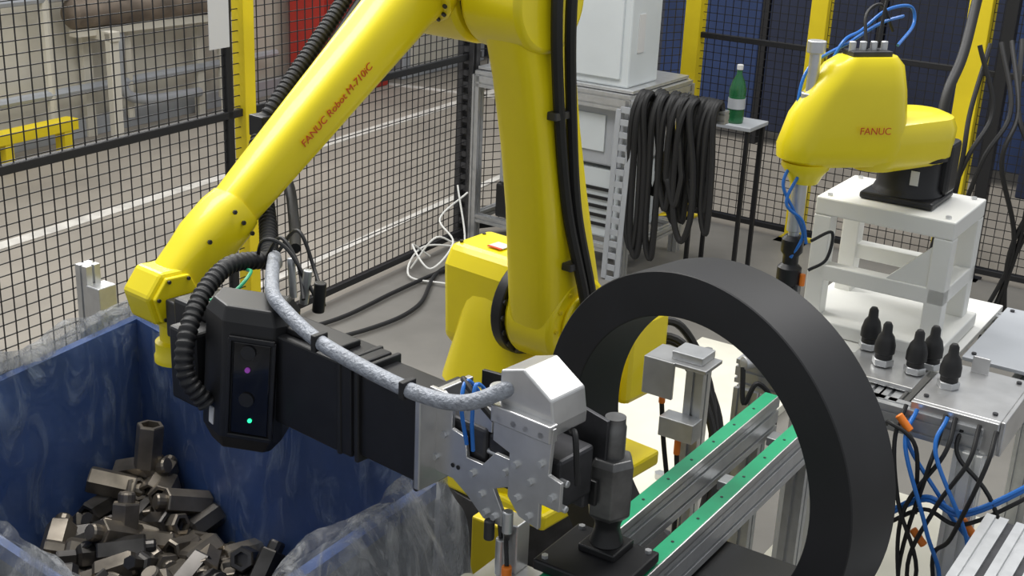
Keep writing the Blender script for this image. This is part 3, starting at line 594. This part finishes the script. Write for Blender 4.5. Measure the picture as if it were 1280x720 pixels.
# ------------------------------------------------------------- bin
Bq=V((-.906,2.875,0)); Rq_=V((-.15,2.127,0)); Nq=V((-.47,1.583,0)); Lq=V((-1.227,2.18,0))
quad=[Bq,Rq_,Nq,Lq]; cen=sum(quad,V((0,0,0)))/4
bn=Ob('parts_bin',cen)
def off(p,k,z): return cen+(p-cen)*k+Z*z
def shell(o,name,prof,m,capb=True):
    bm=bmesh.new(); R=[[bm.verts.new(off(p,k,z)) for p in quad] for k,z in prof]
    for a,b in zip(R,R[1:]):
        for i in range(4): bm.faces.new((a[i],a[(i+1)%4],b[(i+1)%4],b[i]))
    bm.faces.new(R[0])
    if capb: bm.faces.new(R[-1])
    return fin(o,name,bm,m)
shell(bn,'outer_shell',[(1.0,.14),(1.02,.14),(1.045,.91),(1.008,.91),(.995,.15)],BING,True)
bm=bmesh.new(); R=[[bm.verts.new(off(p,k,z)) for p in quad] for k,z in ((1.047,.90),(1.047,.93),(1.0,.93),(.985,.17))]
for a,b in zip(R,R[1:]):
    for i in range(4): bm.faces.new((a[i],a[(i+1)%4],b[(i+1)%4],b[i]))
bm.faces.new(R[-1]); fin(bn,'inner_lining',bm,BINB)
for i in range(3): 
    q=Lq.lerp(Nq,.5).lerp(Bq.lerp(Rq_,.5),.12+.38*i); box(bn,'pallet_runner_%d'%i,V((q.x,q.y,.075)),(.95,.09,.126),CRM,basis(Rq_-Bq),.004)
def film(name,prof,amp,seed,m=FILM,nseg=46):
    bm=bmesh.new(); rows=[]; per=[]
    for i in range(4):
        a,b=quad[i],quad[(i+1)%4]
        for j in range(nseg): per.append(a.lerp(b,j/nseg))
    fine=[]
    for (k0,z0),(k1,z1) in zip(prof,prof[1:]):
        for j in range(3): fine.append((k0+(k1-k0)*j/3,z0+(z1-z0)*j/3))
    fine.append(prof[-1])
    for k,z in fine:
        row=[]
        for idx,p in enumerate(per):
            q=off(p,k,z); d=(p-cen).normalized()
            nz=noise.fractal(V((q.x*5+seed,q.y*5,z*3.0)),1,2,4); nz2=noise.noise(V((q.x*24,q.y*24+seed,z*5)))
            rd=1-abs(noise.noise(V((q.x*13+z*4,q.y*13-z*3,z*6+seed))))*2
            row.append(bm.verts.new(q+d*(nz*amp+nz2*amp*.35+rd*amp*.45)+Z*noise.noise(V((q.x*9,q.y*9,seed)))*amp*1.1))
        rows.append(row)
    n=len(per)
    for a,b in zip(rows,rows[1:]):
        for i in range(n): bm.faces.new((a[i],a[(i+1)%n],b[(i+1)%n],b[i]))
    return fin(bn,name,bm,m,True)
film('film_liner_inside',[(.935,.44),(.945,.5),(.950,.58),(.955,.66),(.960,.74),(.965,.82),(.97,.88),(.985,.92),(1.005,.95)],.022,3)
film('film_liner_outside',[(1.005,.95),(1.04,.965),(1.075,.955),(1.10,.91),(1.125,.86),(1.14,.78),(1.15,.70),(1.16,.6),(1.17,.48),(1.165,.36)],.024,3,FILM2)
film('film_overlap',[(1.0,.94),(1.01,.96),(1.03,.975),(1.06,.975),(1.10,.94),(1.14,.87),(1.165,.80),(1.18,.72)],.024,9,FILM2)
rnd=random.Random(11)
def part_mesh(bm,M,kind):
    t=bmesh.new()
    if kind==0:
        addlathe(t,[(.017,-.075),(.019,-.07),(.019,-.03),(.027,-.026),(.033,-.018),(.033,.06),(.029,.066),(.019,.066),(.019,.035),(0,.035)],(0,0,0),(0,0,1),6)
    else:
        addlathe(t,[(.022,-.035),(.022,-.06),(.034,-.06),(.036,-.056),(.036,.056),(.034,.06),(.025,.06),(.025,-.02),(0,-.02)],(0,0,0),(0,0,1),6)
        addlathe(t,[(.0,-.085),(.018,-.085),(.021,-.08),(.021,-.05)],(0,0,0),(0,0,1),14)
    bmesh.ops.recalc_face_normals(t,faces=t.faces)
    mp={}
    mi=0 if rnd.random()<.5 else 1
    for v in t.verts: mp[v]=bm.verts.new(M@v.co)
    for fc_ in t.faces:
        nf=bm.faces.new([mp[v] for v in fc_.verts]); nf.material_index=mi
    t.free()
bm=bmesh.new()
def pile_h(p):
    return .535+.10*max(0,1-(p-Bq).length/.45)+.025*noise.noise(V((p.x*5,p.y*5,0)))
for lay in range(3):
    N1,N2=15,10
    for i in range(N1):
        for j in range(N2):
            a=(i+.5+rnd.uniform(-.4,.4))/N1; b=(j+.5+rnd.uniform(-.4,.4))/N2
            if lay==2 and rnd.random()<.4: continue
            p=Bq.lerp(Rq_,.065+.87*a).lerp(Lq.lerp(Nq,.065+.87*a),.07+.86*b)
            h=pile_h(p)-.06+.036*lay
            th=rnd.uniform(0,6.28); el=rnd.gauss(0,.33)
            if rnd.random()<.10: el=rnd.uniform(.7,1.3)*rnd.choice((-1,1))
            d=V((math.cos(th)*math.cos(el),math.sin(th)*math.cos(el),math.sin(el))); u,w_=perp(d)
            Rm=Matrix((u,w_,d)).transposed()@Matrix.Rotation(rnd.uniform(0,1),3,'Z')
            part_mesh(bm,Matrix.LocRotScale(V((p.x,p.y,h)),Rm.to_quaternion(),V((1,1,1))*rnd.uniform(.85,.97)),0 if rnd.random()<.5 else 1)
d=V((.1,.12,1)).normalized(); u,w_=perp(d)
part_mesh(bm,Matrix.LocRotScale(V((-.84,2.70,.68)),Matrix((u,w_,-d)).transposed().to_quaternion(),V((.9,.9,.9))),1)
pm=Ob('pile_of_hex_steel_parts',cen+Z*.3)
PART2=mat('dark_machined_steel',(.09,.085,.08),.36,.8,.4,14)
ob=fin(pm,'hex_parts',bm,PART,bev=0); ob.data.materials.append(PART2)
bm=bmesh.new(); M1=[bm.verts.new(off(p,.95,.18)) for p in quad]; M2=[bm.verts.new(off(p,.92,.47)) for p in quad]
bm.faces.new(M1); bm.faces.new(M2)
for i in range(4): bm.faces.new((M1[i],M1[(i+1)%4],M2[(i+1)%4],M2[i]))
fin(pm,'buried_parts',bm,PART2)

# ------------------------------------------------------------- lights / world
wld=bpy.data.worlds.new('hall'); sc.world=wld; wld.use_nodes=True
wld.node_tree.nodes['Background'].inputs[0].default_value=(.92,.96,1,1); wld.node_tree.nodes['Background'].inputs[1].default_value=.54
def area(name,loc,tgt,sx,sy,e,c=(1,1,1)):
    l=bpy.data.lights.new(name,'AREA'); l.shape='RECTANGLE'; l.size=sx; l.size_y=sy; l.energy=e; l.color=c
    ob=bpy.data.objects.new(name,l); ob.location=loc; ob.rotation_euler=(V(tgt)-V(loc)).to_track_quat('-Z','Y').to_euler(); COL.objects.link(ob)
area('ceiling_light_strip',(-1.5,3.5,5.2),(0,3,0),1.0,5,210,(1,.98,.95))
area('ceiling_light_strip.001',(2.2,4.5,5.2),(1,3.5,0),1.0,5,125,(1,.98,.95))
area('skylight',(-3.5,9.0,5.5),(-1,7,0),4,5,440,(1,.98,.95))

# ------------------------------------------------------------- camera
t=math.radians(20); ro=.045
Rt_=V((1,0,0)); U=V((0,math.sin(t),math.cos(t))); Fw=V((0,math.cos(t),-math.sin(t)))
X=Rt_*math.cos(ro)+U*math.sin(ro); Y=U*math.cos(ro)-Rt_*math.sin(ro)
cam=bpy.data.cameras.new('camera'); cam.lens=45; cam.sensor_width=36; cam.clip_end=100
co=bpy.data.objects.new('camera',cam); co.matrix_world=Matrix.Translation((0,0,2.1))@Matrix((X,Y,-Fw)).transposed().to_4x4(); COL.objects.link(co); sc.camera=co
